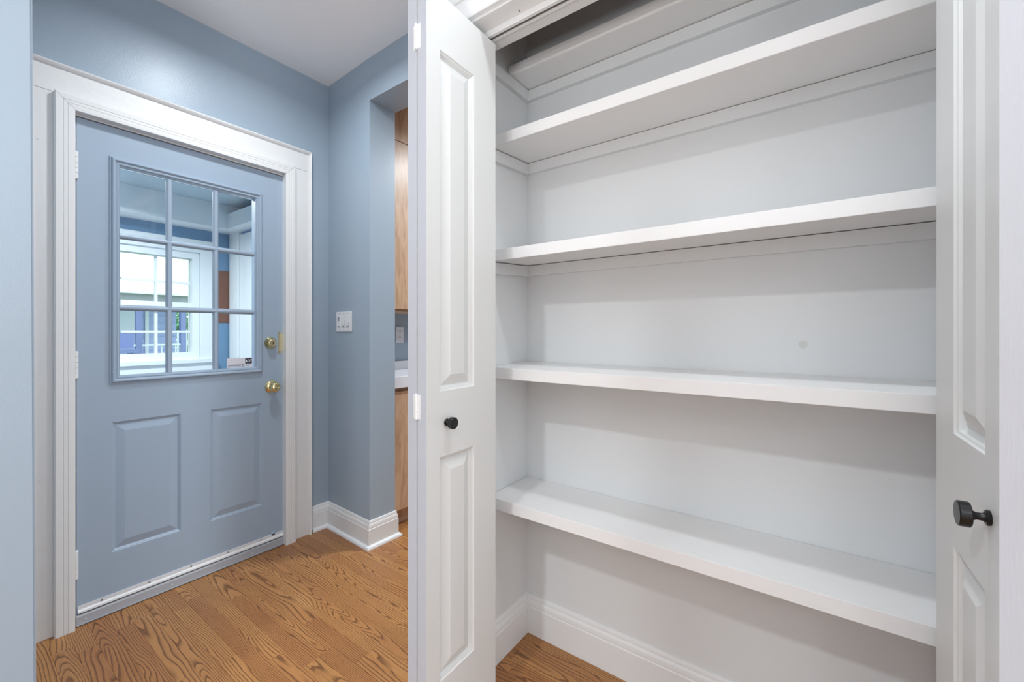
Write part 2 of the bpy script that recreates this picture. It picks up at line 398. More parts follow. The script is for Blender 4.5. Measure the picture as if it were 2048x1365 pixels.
# ------------------------------------------------------------------ baseboards
BASE = [(0, 0), (0.0145, 0), (0.0145, 0.103), (0.0125, 0.1055), (0.0125, 0.108), (0.0118, 0.122), (0.0095, 0.129), (0.0075, 0.131), (0.0075, 0.1335), (0.0068, 0.141), (0.004, 0.147), (0.0, 0.148)]
SHOE = [(0.014, 0.0), (0.0305, 0.0), (0.0300, 0.006), (0.0275, 0.012), (0.023, 0.0165), (0.0175, 0.0188), (0.014, 0.019)]
flat = lambda u, v, h: (u, v, h)
def baseboard(name, path, label, shoe=True):
    bm = bmesh.new(); sweep(bm, path, BASE, False, flat)
    o = obj(name, bm, 'trim', smooth=True); tag(o, label, 'baseboard', kind='structure')
    if shoe:
        bm = bmesh.new(); sweep(bm, path, SHOE, False, flat); obj('shoe_moulding', bm, 'trim', o, smooth=True)
# travel so that the room lies on the left of the path
baseboard('baseboard_front', [(-2.06, 1.59), (-1.984, 1.59), (-1.988, 1.420), (WX, 1.441), (WX, 1.331)], 'white stepped baseboard wrapping the corner below the switch')
baseboard('baseboard_closet', [(0.30, 1.09), (0.30, 1.40), (-0.933, 1.40), (-0.933, 1.09)], 'white stepped baseboard around the closet floor', shoe=False)
baseboard('baseboard_near', [(-1.35, 0.137), (-1.35, -0.03)], 'white baseboard on the near wall end') if False else None

# ------------------------------------------------------------------ outside door casing
onwall = lambda X: (lambda u, v, h: (X + h, u, v))
tr = tag(empty('trim_1', (WX, 0.75, 0)), 'thick white painted casing around the blue outside door', 'casing', kind='structure')
def child(o, par):
    o.parent = par; o.matrix_parent_inverse = par.matrix_world.inverted() if False else Matrix.Translation(-par.location)
    return o
IY0, IY1, IZ = 0.342, 1.163, 2.072
MW, BW = 0.0565, 0.104
def brd(name, b, bev=0.0012): return child(boxo(name, b, 'old_trim', bev=bev), tr)
brd('casing_board', (WX, WX + 0.021, IY0 - MW - BW, IY0 - 0.01, 0, IZ + MW - 0.001))
brd('casing_board', (WX, WX + 0.021, IY1 + 0.01, IY1 + MW + BW, 0, IZ + MW - 0.001))
brd('head_board', (WX, WX + 0.0215, IY0 - MW - BW, IY1 + MW + BW, IZ + MW, IZ + MW + 0.118))
# backband around the outer edge
bm = bmesh.new()
oy0, oy1, oz = IY0 - MW - BW, IY1 + MW + BW, IZ + MW + 0.118
sweep(bm, [(oy0, 0), (oy0, oz), (oy1, oz), (oy1, 0)], [(0.003, 0), (0.003, 0.022), (-0.004, 0.034), (-0.009, 0.037), (-0.015, 0.033), (-0.019, 0.026), (-0.0205, 0.021), (-0.0205, 0.0)][::-1], False, onwall(WX))
child(obj('backband', bm, 'old_trim', smooth=True), tr)
# inner stepped moulding: three mitred lengths
P_IN = [(0, 0.005), (0, 0.046), (0.003, 0.047), (0.019, 0.047), (0.021, 0.0455), (0.023, 0.047), (0.031, 0.047), (0.033, 0.0452), (0.035, 0.047), (0.0525, 0.0475), (0.0565, 0.043), (0.0565, 0.015)]
def mpiece(a, b, miter_a, miter_b, name):
    # straight length from a to b (u,v) with 45 degree ends
    bm = bmesh.new(); d = (Vector(b) - Vector(a)).normalized(); nrm = Vector((-d.y, d.x))
    r0 = [bm.verts.new((WX + h, *(Vector(a) + nrm * o - d * o * miter_a))) for o, h in P_IN]
    r1 = [bm.verts.new((WX + h, *(Vector(b) + nrm * o + d * o * miter_b))) for o, h in P_IN]
    k = len(P_IN)
    for j in range(k): bm.faces.new((r0[j], r0[(j + 1) % k], r1[(j + 1) % k], r1[j]))
    bm.faces.new(r0); bm.faces.new(r1[::-1])
    child(obj(name, bm, 'old_trim', smooth=True), tr)
g = 0.0007
mpiece((IY0, 0.0), (IY0, IZ - g), 0, 1, 'side_moulding')
mpiece((IY0 + g, IZ), (IY1 - g, IZ), 1, 1, 'head_moulding')
mpiece((IY1, IZ - g), (IY1, 0.0), 1, 0, 'side_moulding')
# jamb boards inside the opening
brd('jamb', (WX - 0.15, WX + 0.006, DY0 + 0.0, 0.3485, 0, 2.07), 0)
brd('jamb', (WX - 0.15, WX + 0.006, 1.1695, DY1, 0, 2.07), 0)
brd('head_jamb', (WX - 0.15, WX + 0.006, DY0, DY1, 2.066, DZ), 0)
# small nail heads left in the flat boards
for (y, z) in ((0.245, 1.93), (0.25, 0.62), (1.30, 1.00), (1.262, 0.78), (1.27, 1.55), (1.25, 0.93)):
    bm = bmesh.new(); lathe(bm, [(0.0, 0.003), (0.0012, 0.003), (0.0018, 0.0015)], (WX + 0.0208, y, z), (1, 0, 0), 10)
    child(obj('nail_head', bm, 'old_trim', smooth=True), tr)
# ------------------------------------------------------------------ outside door
DX = -2.425
d1 = tag(empty('door_1', (DX, 0.351, 0.04)), 'blue outside door with nine-pane window and two raised panels', 'door', kind='structure')
RINGS = [(0.0, 0.0), (0.0035, -0.003), (0.005, -0.003), (0.010, -0.008), (0.013, -0.008), (0.038, -0.001), (0.042, 0.0)]
mp = onwall(DX)
bm = bmesh.new()
slab(bm, 0.3515, 1.1665, 0.044, 2.061, 0.044, [(0.457, 0.697, 0.2505, 0.804, RINGS), (0.817, 1.0565, 0.2505, 0.804, RINGS)], mp, hole=(0.475, 1.0225, 0.99, 1.902))
child(obj('door_slab', bm, 'blue_door'), d1)
bm = bmesh.new()
LP = [(0, 0), (0, 0.005), (0.004, 0.0055), (0.0052, 0.010), (0.010, 0.0145), (0.0145, 0.0145), (0.0195, 0.009), (0.021, 0.0065), (0.0245, 0.0085), (0.029, 0.007), (0.0335, -0.001), (0.0345, -0.014), (0.030, -0.014), (0.028, -0.001)]
sweep(bm, [(0.449, 0.968), (1.0575, 0.968), (1.0575, 1.937), (0.449, 1.937)], LP, True, mp)
child(obj('window_moulding', bm, 'blue_door', smooth=True), d1)
MUN = [(-0.0125, -0.013), (-0.0125, -0.008), (-0.009, -0.004), (-0.007, 0.001), (-0.003, 0.0035), (0.003, 0.0035), (0.007, 0.001), (0.009, -0.004), (0.0125, -0.008), (0.0125, -0.013)]
for (y, z) in ((1.0475, 1.62), (1.0475, 1.31), (1.0475, 1.03), (0.459, 1.31), (0.459, 1.02)):
    bm = bmesh.new(); lathe(bm, [(0.0, 0.0032), (0.0012, 0.003), (0.0013, 0.0001)], (DX + 0.0125, y, z), (1, 0, 0), 12)
    child(obj('screw_plug', bm, 'blue_door', smooth=True), d1)
for y in (0.654, 0.841):
    bm = bmesh.new(); sweep(bm, [(y, 1.0), (y, 1.895)], MUN, False, mp); child(obj('muntin', bm, 'blue_door', smooth=True), d1)
for z in (1.6035, 1.2945):
    bm = bmesh.new(); sweep(bm, [(0.481, z), (1.016, z)], [(a_, b_ + 0.0004) for a_, b_ in MUN], False, mp); child(obj('muntin', bm, 'blue_door', smooth=True), d1)
ys = [0.479, 0.6535, 0.8405, 1.019]; zs = [0.995, 1.2945, 1.6035, 1.899]
for i in range(3):
    for j in range(3):
        child(boxo('pane', (DX - 0.018, DX - 0.014, ys[i] + 0.001, ys[i + 1] - 0.001, zs[j] + 0.001, zs[j + 1] - 0.001), 'glass'), d1)
# sweep along the foot with its screws
sw = child(boxo('door_sweep', (DX, DX + 0.004, 0.3545, 1.163, 0.058, 0.0745), 'sweep'), d1)
bm = bmesh.new(); sweep(bm, [(0.3545, 0.060), (1.163, 0.060)], [(0, 0), (0, 0.005), (-0.005, 0.010), (-0.012, 0.011), (-0.0145, 0.008), (-0.0145, 0.0)], False, mp)
o = obj('sweep_lip', bm, 'trim'); o.parent = sw; o.matrix_parent_inverse = Matrix.Translation(-d1.location); sw_inv = o.matrix_parent_inverse.copy()
for y in (0.425, 0.580, 0.736, 0.893, 1.048):
    bm = bmesh.new(); lathe(bm, [(0.0, 0.0042), (0.0012, 0.004), (0.0022, 0.002)], (DX + 0.0038, y, 0.067), (1, 0, 0), 12)
    o = obj('screw', bm, 'steel', smooth=True); o.parent = sw
    o.matrix_parent_inverse = Matrix.Identity(4)
for o in list(sw.children): o.matrix_parent_inverse = Matrix.Translation(d1.location) @ Matrix.Translation(-d1.location)
bm = bmesh.new(); lathe(bm, [(0, 0.0105), (0.003, 0.0105), (0.004, 0.009)], (DX, 1.112, 0.075), (1, 0, 0), 20); child(obj('round_plug', bm, 'blue_door', smooth=True), d1)
# hinges
for z0, z1 in ((1.81, 1.918), (1.002, 1.109), (0.191, 0.303)):
    bm = bmesh.new(); n = 5; hh = (z1 - z0) / n
    for k in range(n):
        a = z0 + k * hh
        lathe(bm, [(0, 0.0058), (0.0006, 0.0066), (hh - 0.0016, 0.0066), (hh - 0.001, 0.0058)], (DX + 0.0075, 0.3495, a), (0, 0, 1), 16)
    lathe(bm, [(0, 0.003), (z1 - z0 + 0.004, 0.003)], (DX + 0.0075, 0.3495, z0 - 0.002), (0, 0, 1), 10)
    box(bm, DX - 0.001, DX + 0.0025, 0.345, 0.3565, z0, z1)
    child(tag(obj('hinge', bm, 'trim', smooth=True)), d1)
# deadbolt with key cylinder
db = child(empty('deadbolt', (DX, 1.098, 1.129)), d1)
db.matrix_parent_inverse = Matrix.Translation(-d1.location)
def sub(o, world_par_loc, par):
    o.parent = par; o.matrix_parent_inverse = Matrix.Translation(-Vector(world_par_loc)); return o
c = (DX, 1.098, 1.129)
bm = bmesh.new(); lathe(bm, [(0, 0.031), (0.004, 0.0315), (0.008, 0.029), (0.012, 0.025), (0.016, 0.0235), (0.024, 0.0225), (0.027, 0.0205)], c, (1, 0, 0), 36)
sub(obj('collar', bm, 'brass', smooth=True), c, db)
bm = bmesh.new(); lathe(bm, [(0.0262, 0.0195), (0.031, 0.019), (0.0325, 0.0165), (0.0315, 0.0125), (0.0315, 0.0001)], c, (1, 0, 0), 36)
sub(obj('cylinder_face', bm, 'brass_pale', smooth=True), c, db)
bm = bmesh.new(); lathe(bm, [(0.031, 0.007), (0.0335, 0.0065), (0.0338, 0.0001)], c, (1, 0, 0), 20); sub(obj('key_plug', bm, 'brass', smooth=True), c, db)
sub(boxo('key_slot', (DX + 0.0335, DX + 0.0344, 1.0969, 1.0991, 1.1245, 1.1335), 'dark'), c, db)
for dy in (-0.0125, 0.0125):
    bm = bmesh.new(); lathe(bm, [(0.031, 0.0022), (0.0326, 0.0021)], (DX, 1.098 + dy, 1.129), (1, 0, 0), 10); sub(obj('bolt_head', bm, 'dark'), c, db)
# round knob
c = (DX, 1.103, 0.888)
kb = child(empty('door_knob', c), d1)
bm = bmesh.new(); lathe(bm, [(0, 0.0335), (0.003, 0.034), (0.007, 0.031), (0.012, 0.024), (0.016, 0.015)], c, (1, 0, 0), 36); sub(obj('rose', bm, 'brass', smooth=True), c, kb)
bm = bmesh.new(); lathe(bm, [(0.012, 0.0125), (0.024, 0.0115), (0.028, 0.016), (0.033, 0.0235), (0.040, 0.0275), (0.048, 0.0275), (0.055, 0.0245), (0.060, 0.019), (0.0625, 0.012), (0.0615, 0.010), (0.0615, 0.0001)], c, (1, 0, 0), 40); sub(obj('grip', bm, 'brass', smooth=True), c, kb)
bm = bmesh.new(); lathe(bm, [(0.061, 0.0045), (0.064, 0.004), (0.0645, 0.0001)], c, (1, 0, 0), 20); sub(obj('turn_button', bm, 'brass_pale', smooth=True), c, kb)
# brass edge plate with two screw holes
bm = bmesh.new(); box(bm, DX, DX + 0.0025, 1.1395, 1.1665, 1.084, 1.176); box(bm, DX, DX + 0.0025, 1.137, 1.158, 1.070, 1.0842); box(bm, DX, DX + 0.0025, 1.137, 1.158, 1.1758, 1.190)
ep = child(obj('edge_plate', bm, 'brass_pale'), d1)
for z in (1.078, 1.183):
    bm = bmesh.new(); lathe(bm, [(0.0022, 0.0035), (0.0032, 0.0030)], (DX, 1.147, z), (1, 0, 0), 12); o = obj('screw', bm, 'dark'); o.parent = ep

# sill under the door
th = tag(empty('threshold', (WX, 0.76, 0)), 'grey metal sill under the blue outside door', 'threshold')
bm = bmesh.new(); prof = [(0.026, 0.003), (0.026, 0.006), (0.021, 0.006), (0.019, 0.036), (0.010, 0.041), (-0.15, 0.041), (-0.15, 0.003)]
r0 = [bm.verts.new((WX + a, 0.349, z)) for a, z in prof]; r1 = [bm.verts.new((WX + a, 1.169, z)) for a, z in prof]
for j in range(len(prof)): bm.faces.new((r0[j], r0[(j + 1) % len(prof)], r1[(j + 1) % len(prof)], r1[j]))
bm.faces.new(r0); bm.faces.new(r1[::-1])
child(obj('sill_plate', bm, 'sill'), th)
child(boxo('gap_shade_strip', (WX - 0.14, WX + 0.024, 0.349, 1.169, 0.0, 0.003), 'dark'), th)  # dark strip standing in for the shadow line beneath the sill
for y in (0.375, 0.66, 1.0):
    bm = bmesh.new(); lathe(bm, [(0, 0.003), (0.0012, 0.0025)], (WX + 0.0205, y, 0.02), (1, 0, 0), 10); child(obj('screw', bm, 'trim'), th)

# sticker on the lowest right pane
st = tag(empty('security_sticker', (DX - 0.0138, 0.952, 1.025)), 'white security sticker with dark blue logo on the lowest right pane', 'sticker')
SX = DX - 0.0139
child(boxo('film', (SX, SX + 0.0005, 0.893, 1.0135, 1.0035, 1.053), 'sticker'), st)
child(boxo('logo_block', (SX + 0.0005, SX + 0.0008, 0.978, 1.0105, 1.0215, 1.0495), 'navy'), st)
def text(name, s, size, y, z, m, X, bold=0.0, shear=0.0, sx=1.0, par=None, face=1):
    cu = bpy.data.curves.new(name, 'FONT'); cu.body = s; cu.size = size; cu.offset = bold; cu.shear = shear; cu.extrude = 0.00008
    cu.align_x = 'CENTER'; cu.align_y = 'CENTER'; cu.materials.append(M[m])
    o = bpy.data.objects.new(name, cu); sc.collection.objects.link(o)
    # readable from +X: text right = +Y, up = +Z
    o.matrix_world = Matrix(((0, 0, 1, X), (sx, 0, 0, y), (0, 1, 0, z), (0, 0, 0, 1)))
    mw = o.matrix_world.copy()
    me = bpy.data.meshes.new_from_object(o); bpy.data.objects.remove(o)
    o = bpy.data.objects.new(name, me); sc.collection.objects.link(o)
    o.parent = par; o.matrix_parent_inverse = Matrix.Translation(-Vector(par.location)); o.matrix_basis = mw
    return o
text('logo_lettering', 'ADT', 0.0195, 0.9943, 1.0345, 'plastic', SX + 0.00095, bold=0.0006, sx=0.82, par=st)
text('slogan', 'protected by', 0.0155, 0.9355, 1.0165, 'ink', SX + 0.0007, bold=0.00015, shear=0.3, sx=0.92, par=st)
child(boxo('underline', (SX + 0.0005, SX + 0.0007, 0.8975, 0.974, 1.0068, 1.0078), 'ink'), st)
text('small_print', 'Security', 0.0075, 0.990, 1.0155, 'plastic_grey', SX + 0.0007, sx=0.85, par=st)
text('small_print', 'Services', 0.0075, 0.990, 1.0090, 'plastic_grey', SX + 0.0007, sx=0.85, par=st)

# ------------------------------------------------------------------ switch plate
ang = math.atan2(1.420 - 1.441, -1.988 - WX)
def on_front(x): return 1.441 + (x - WX) * (1.420 - 1.441) / (-1.988 - WX)
SWX, SWZ = -2.243, 1.2505
sp = tag(empty('switch_plate', (SWX, on_front(SWX), SWZ), ang), 'white wall plate with fan control and two slide dimmers', 'switch')
def lobj(name, b, m, par, bev=0.0): o = boxo(name, b, m, bev=bev); o.parent = par; return o
lobj('plate', (-0.0825, 0.0825, -0.0065, 0.0, -0.0575, 0.0575), 'plastic', sp, 0.002)
lobj('fan_control', (-0.066, -0.034, -0.0080, -0.006, -0.034, 0.034), 'plastic', sp, 0.0008)
lobj('control_window', (-0.064, -0.046, -0.0086, -0.0078, 0.002, 0.029), 'plastic_grey', sp)
for x in (0.0, 0.046):
    f = lobj('dimmer', (x - 0.0165, x + 0.0165, -0.0080, -0.006, -0.034, 0.034), 'plastic', sp, 0.0008)
    lobj('paddle', (x - 0.013, x + 0.008, -0.0105, -0.0078, -0.022, 0.032), 'plastic', f, 0.0008)
    lobj('slider_track', (x + 0.0105, x + 0.0125, -0.0084, -0.0078, -0.025, 0.03), 'plastic_grey', f)
    lobj('slider_knob', (x + 0.0095, x + 0.0155, -0.0115, -0.0078, -0.005 if x else 0.012, 0.004 if x else 0.021), 'plastic', f)
    lobj('lettering', (x - 0.012, x + 0.010, -0.0083, -0.0079, -0.0325, -0.0265), 'plastic_grey', f)
lobj('lettering', (-0.062, -0.040, -0.0084, -0.0079, -0.0315, -0.0285), 'plastic_grey', sp)
for x in (-0.046, 0.0, 0.046):
    for z in (-0.048, 0.048):
        bm = bmesh.new(); lathe(bm, [(0, 0.003), (0.001, 0.0027)], (x, -0.0063, z), (0, -1, 0), 12); o = obj('screw', bm, 'plastic_grey', sp, smooth=True)

# ------------------------------------------------------------------ closet opening trim and track
LX, RX = -0.905, 0.27
t2 = tag(empty('trim_2', (0, 0.967, 0)), 'white casing and jambs around the closet opening', 'casing', kind='structure')
def t2b(name, b, bev=0.0015): return child(boxo(name, b, 'trim', bev=bev), t2)
bm = bmesh.new()
CAS = [(0.0, 0), (0.0, 0.016), (0.004, 0.018), (0.060, 0.018), (0.064, 0.021), (0.078, 0.023), (0.088, 0.021), (0.090, 0.016), (0.090, 0)]
sweep(bm, [(LX - 0.006, 0), (LX - 0.006, 2.136), (RX + 0.006, 2.136), (RX + 0.006, 0)], CAS, False, lambda u, v, h: (u, 0.967 - h, v))
child(obj('casing', bm, 'trim', smooth=True), t2)
t2b('head_jamb', (LX - 0.02, RX + 0.02, 0.966, 1.0955, 2.130, 2.148))
t2b('jamb', (LX - 0.02, LX, 0.966, 1.0955, 0, 2.130)); t2b('jamb', (RX, RX + 0.02, 0.966, 1.0955, 0, 2.130))
t2b('head_stop', (LX, RX, 1.058, 1.0955, 2.118, 2.130))
tk = tag(empty('door_track', (0, 1.037, 2.13)), 'white metal bifold track under the closet head', 'track')
bm = bmesh.new()
box(bm, LX + 0.004, RX - 0.004, 1.0225, 1.0245, 2.112, 2.130); box(bm, LX + 0.004, RX - 0.004, 1.0495, 1.0515, 2.112, 2.130)
box(bm, LX + 0.004, RX - 0.004, 1.0245, 1.0495, 2.128, 2.130)
box(bm, LX + 0.004, RX - 0.004, 1.0245, 1.0325, 2.112, 2.1132); box(bm, LX + 0.004, RX - 0.004, 1.0415, 1.0495, 2.112, 2.1132)
child(obj('rail', bm, 'trim'), tk)
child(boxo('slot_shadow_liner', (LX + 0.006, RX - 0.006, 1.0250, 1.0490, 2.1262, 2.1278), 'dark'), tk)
bm = bmesh.new(); lathe(bm, [(0, 0.0035), (0.0015, 0.003)], (-0.70, 1.010, 2.1300), (0, 0, -1), 10); child(obj('screw', bm, 'steel'), tk)

# ------------------------------------------------------------------ bifold doors
LRINGS = [(0.0, 0.0), (0.002, -0.003), (0.006, -0.0045), (0.007, -0.0075), (0.012, -0.0125), (0.014, -0.0125), (0.041, -0.0015), (0.043, -0.0012)]
LH, LW, LT = 2.097, 0.295, 0.0335
def leaf(par, name, flip, off, knob_face=True):
    """leaf in the parent's frame: runs 0..LW along local y; face normal is +x (flip=1) or -x (flip=-1)"""
    bm = bmesh.new()
    m = (lambda u, v, h: ((off + h) * flip, u, v))
    slab(bm, 0, LW, 0.012, LH, LT, [(0.048, 0.190, 1.030, 1.9465, LRINGS), (0.048, 0.190, 0.250, 0.8535, LRINGS)], m)
    for f in bm.faces: f.material_index = 0
    bmesh.ops.recalc_face_normals(bm, faces=bm.faces)
    for f in bm.faces:
        if abs(f.normal.y) > 0.9 and f.calc_area() > 0.03: f.material_index = 1
    o = obj(name, bm, ['leaf', 'ribbed'], par)
    return o
def black_knob(par, u, z, flip):
    kn = empty('knob', (0, u, z)); kn.parent = par
    bm = bmesh.new(); lathe(bm, [(0, 0.0092), (0.0028, 0.0098), (0.0045, 0.0085)], (0, 0, 0), (flip, 0, 0), 28); obj('base_ring', bm, 'black', kn, smooth=True)
    bm = bmesh.new(); lathe(bm, [(0.0040, 0.0065), (0.007, 0.0048), (0.012, 0.0047), (0.0155, 0.0062), (0.0178, 0.0105)], (0, 0, 0), (flip, 0, 0), 28); obj('stem', bm, 'black', kn, smooth=True)
    bm = bmesh.new(); lathe(bm, [(0.0168, 0.0105), (0.0178, 0.0150), (0.019, 0.0160), (0.0285, 0.0160), (0.0298, 0.0150), (0.0300, 0.0001)], (0, 0, 0), (flip, 0, 0), 36); obj('head', bm, 'black', kn, smooth=True)
def knuckles(par, x, spans):
    for z0, z1 in spans:
        bm = bmesh.new(); n = 3; hh = (z1 - z0) / n
        for k in range(n): lathe(bm, [(0, 0.0036), (0.0005, 0.0042), (hh - 0.0012, 0.0042), (hh - 0.0007, 0.0036)], (x, -0.0025, z0 + k * hh), (0, 0, 1), 14)
        lathe(bm, [(-0.0015, 0.0025), (z1 - z0 + 0.0015, 0.0025)], (x, -0.0025, z0), (0, 0, 1), 10)
        box(bm, x - 0.013, x + 0.013, -0.0006, 0.0008, z0 + 0.001, z1 - 0.001)
        obj('hinge', bm, 'trim', par, smooth=True)
SP = ((1.932, 1.998), (0.960, 1.026), (0.15, 0.216))
d2 = tag(empty('door_2', (-0.8116, 0.751, 0), math.atan2(0.0047, 0.295)), 'white two-leaf bifold closet door folded open at the left with black knob', 'door', kind='structure')
leaf(d2, 'inner_leaf', 1, 0.0)
leaf(d2, 'outer_leaf', 1, -LT - 0.004)
black_knob(d2, 0.073, 0.944, 1); knuckles(d2, -LT - 0.002, SP)
d3 = tag(empty('door_3', (0.1806, 0.751, 0), math.atan2(0.0038, 0.295)), 'white two-leaf bifold closet door folded open at the right edge with black knob', 'door', kind='structure')
leaf(d3, 'inner_leaf', -1, 0.0)
leaf(d3, 'outer_leaf', -1, -LT - 0.004)
black_knob(d3, 0.030, 0.955, -1); knuckles(d3, LT + 0.002, SP)

# ------------------------------------------------------------------ closet shelves
CX0, CX1, CY = -0.933, 0.30, 1.40
G = 'white shelves in the closet'
def shelf(zb_f, zb_b, yf, thick, label, rounded=False, top_given=False):
    s = tag(empty('closet_shelf', (CX0, CY, zb_b)), label, 'shelf', G)
    L = Matrix.Translation(-Vector((CX0, CY, zb_b)))
    def ch(o): o.parent = s; o.matrix_parent_inverse = L; return o
    # board: gently tilted from back to front, small reveal at the walls
    x0, x1, yb = CX0 + 0.0015, CX1 - 0.0015, CY - 0.001
    t_b = 0.019
    def quadbox(y0, y1, z0a, z1a, z0b, z1b, bev, name, m='shelf'):
        bm = bmesh.new()
        vs = [bm.verts.new(p) for p in ((x0, y0, z0a), (x1, y0, z0a), (x1, y1, z0b), (x0, y1, z0b), (x0, y0, z1a), (x1, y0, z1a), (x1, y1, z1b), (x0, y1, z1b))]
        for f in ((0, 3, 2, 1), (4, 5, 6, 7), (0, 1, 5, 4), (1, 2, 6, 5), (2, 3, 7, 6), (3, 0, 4, 7)): bm.faces.new([vs[i] for i in f])
        if bev: bmesh.ops.bevel(bm, geom=list(bm.edges), offset=bev, segments=3 if bev > 0.003 else 2, affect='EDGES')
        return ch(obj(name, bm, m, smooth=bev > 0.003))
    if rounded:
        # thick old board with a rounded nose
        quadbox(yf, yb, zb_f, zb_f + thick, zb_b, zb_b + thick, 0.007, 'board')
    else:
        quadbox(yf, yb, zb_f, zb_f + thick, zb_b, zb_b + thick, 0.0008, 'board')
    # cleats on the back and side walls
    cz1 = zb_b - 0.003; cz0 = cz1 - 0.040
    ch(boxo('back_cleat', (CX0 + 0.0185, CX1 - 0.0185, CY - 0.018, CY, cz0, cz1), 'closet', bev=0.0008))
    for side in (0, 1):
        xa, xb = (CX0, CX0 + 0.018) if side == 0 else (CX1 - 0.018, CX1)
        za = zb_f if not rounded else zb_b
        y_f = (yf + 0.012) if not rounded else 1.115
        bm = bmesh.new()
        f0 = za + (0.0 if rounded else (zb_b - zb_f) * 0.012 / (yb - yf)) - 0.003
        vs = [bm.verts.new(p) for p in ((xa, y_f, f0 - 0.040), (xb, y_f, f0 - 0.040), (xb, CY, cz0), (xa, CY, cz0), (xa, y_f, f0), (xb, y_f, f0), (xb, CY, cz1), (xa, CY, cz1))]
        for f in ((0, 3, 2, 1), (4, 5, 6, 7), (0, 1, 5, 4), (1, 2, 6, 5), (2, 3, 7, 6), (3, 0, 4, 7)): bm.faces.new([vs[i] for i in f])
        ch(obj('side_cleat', bm, 'closet'))
    return s
H = CAM_H
shelf(2.145, 2.145, 1.265, 0.040, 'topmost white closet shelf, narrow board with rounded front edge', rounded=True)
shelf(H + 0.646, H + 0.666, 1.15, 0.0375, 'second closet shelf from the top, thick white board seen from below')
shelf(H + 0.2468, H + 0.2625, 1.15, 0.0378, 'middle white closet shelf just above eye level')
shelf(H - 0.1620, H - 0.1555, 1.15, 0.0378, 'white closet shelf just below eye level, second from the bottom')
shelf(H - 0.617, H - 0.616, 1.15, 0.0382, 'lowest white closet shelf, its broad top in full view')
# round patch spot on the closet back wall
bm = bmesh.new(); lathe(bm, [(0, 0.0105), (0.0004, 0.010)], (-0.024, 1.40, 1.1555), (0, -1, 0), 28)
tag(obj('filler_patch', bm, mat('filler', srgb(212, 212, 210), 0.7)), 'small round filled spot on the closet back wall', 'patch')

# ------------------------------------------------------------------ kitchen glimpse through the opening
def cab(name, label, x0, x1, y0, y1, z0, z1, doors, kind='upper'):
    c = tag(empty(name, (x0, y0, z0)), label, 'cabinet', 'maple kitchen cabinets')
    def ch(o): o.parent = c; o.matrix_parent_inverse = Matrix.Translation(-c.location); return o
    ch(boxo('body', (x0, x1 - 0.02, y0, y1, z0, z1), 'maple', bev=0.001))
    for (a, b, c0, c1) in doors:
        bm = bmesh.new()
        slab(bm, a, b, c0, c1, 0.019, [], lambda u, v, h: (x1 + h, u, v))
        bmesh.ops.bevel(bm, geom=list(bm.edges), offset=0.0015, segments=2, affect='EDGES')
        ch(obj('door', bm, 'maple'))
    return c
KW = WX + 0.002
cab('wall_cabinet', 'maple upper cabinet on the kitchen wall', KW, -2.115, 1.60, 2.45, 1.318, 2.385, [(1.602, 2.02, 1.335, 2.383), (2.024, 2.448, 1.335, 2.383)])
cab('wall_cabinet', 'maple panel box above the upper kitchen cabinet', KW, -2.115, 1.60, 2.45, 2.389, 2.695, [(1.602, 2.448, 2.391, 2.694)])
lb = cab('base_cabinet', 'maple base cabinet under the white kitchen counter', KW, -2.04, 1.60, 2.45, 0.095, 0.848, [(1.602, 2.02, 0.110, 0.825), (2.024, 2.448, 0.110, 0.825)])
o = boxo('toe_kick', (KW, -2.10, 1.60, 2.45, 0.0, 0.095), 'maple'); o.parent = lb; o.matrix_parent_inverse = Matrix.Translation(-lb.location)
ct = tag(empty('countertop', (KW, 1.6, 0.85)), 'white laminate kitchen counter with low backsplash', 'counter')
child(boxo('worktop', (KW, -2.02, 1.592, 2.46, 0.850, 0.921), 'counter', bev=0.004), ct)
child(boxo('backsplash', (KW, KW + 0.02, 1.592, 2.46, 0.921, 0.981), 'counter', bev=0.002), ct)
ou = tag(empty('wall_outlet', (KW, 1.985, 1.168)), 'white duplex outlet above the kitchen counter', 'outlet')
bm = bmesh.new(); box(bm, 0, 0.006, -0.035, 0.035, -0.0575, 0.0575, bev=0.0018); obj('plate', bm, 'plastic', ou)
for z in (-0.020, 0.020):
    bm = bmesh.new(); box(bm, 0.0058, 0.0085, -0.0165, 0.0165, z - 0.014, z + 0.014, bev=0.0012); r_ = obj('receptacle', bm, 'plastic', ou)
    for y in (-0.0065, 0.0065): obj('slot', (lambda b: (box(b, 0.0083, 0.0088, y - 0.0011, y + 0.0011, z - 0.001, z + 0.008), b)[1])(bmesh.new()), 'dark', r_)
    bm = bmesh.new(); lathe(bm, [(0.0083, 0.0025), (0.0088, 0.0024)], (0, 0, z - 0.008), (1, 0, 0), 10); obj('ground_hole', bm, 'dark', r_)

# ------------------------------------------------------------------ enclosed porch beyond the door
PX, PY, PC = -4.25, 1.60, 2.26
bm = bmesh.new()
WY0, WY1, WZ0, WZ1 = 0.80, 1.35, 0.96, 1.86     # window hole
box(bm, PX - 0.12, PX, -1.6, WY0, 0, PC); box(bm, PX - 0.12, PX, WY1, PY + 0.12, 0, PC)
box(bm, PX - 0.12, PX, WY0, WY1, 0, WZ0); box(bm, PX - 0.12, PX, WY0, WY1, WZ1, PC)
pw = tag(obj('wall_porch', bm, 'blue_porch'), 'blue porch wall seen through the door panes', 'wall', kind='structure')
o = boxo('bare_board', (PX, PX + 0.004, 1.458, 1.598, 1.268, 1.728), 'brown_patch'); o.parent = pw
tag(o, 'unpainted brown patch')
wall('wall_porch_right', (PX, WX - 0.15, PY, PY + 0.12, 0, PC), 'blue_porch', 'right-hand blue wall of the porch')
wall('wall_porch_left', (PX, WX - 0.15, -1.7, -1.6, 0, PC), 'porch_white', 'left-hand white wall of the porch')
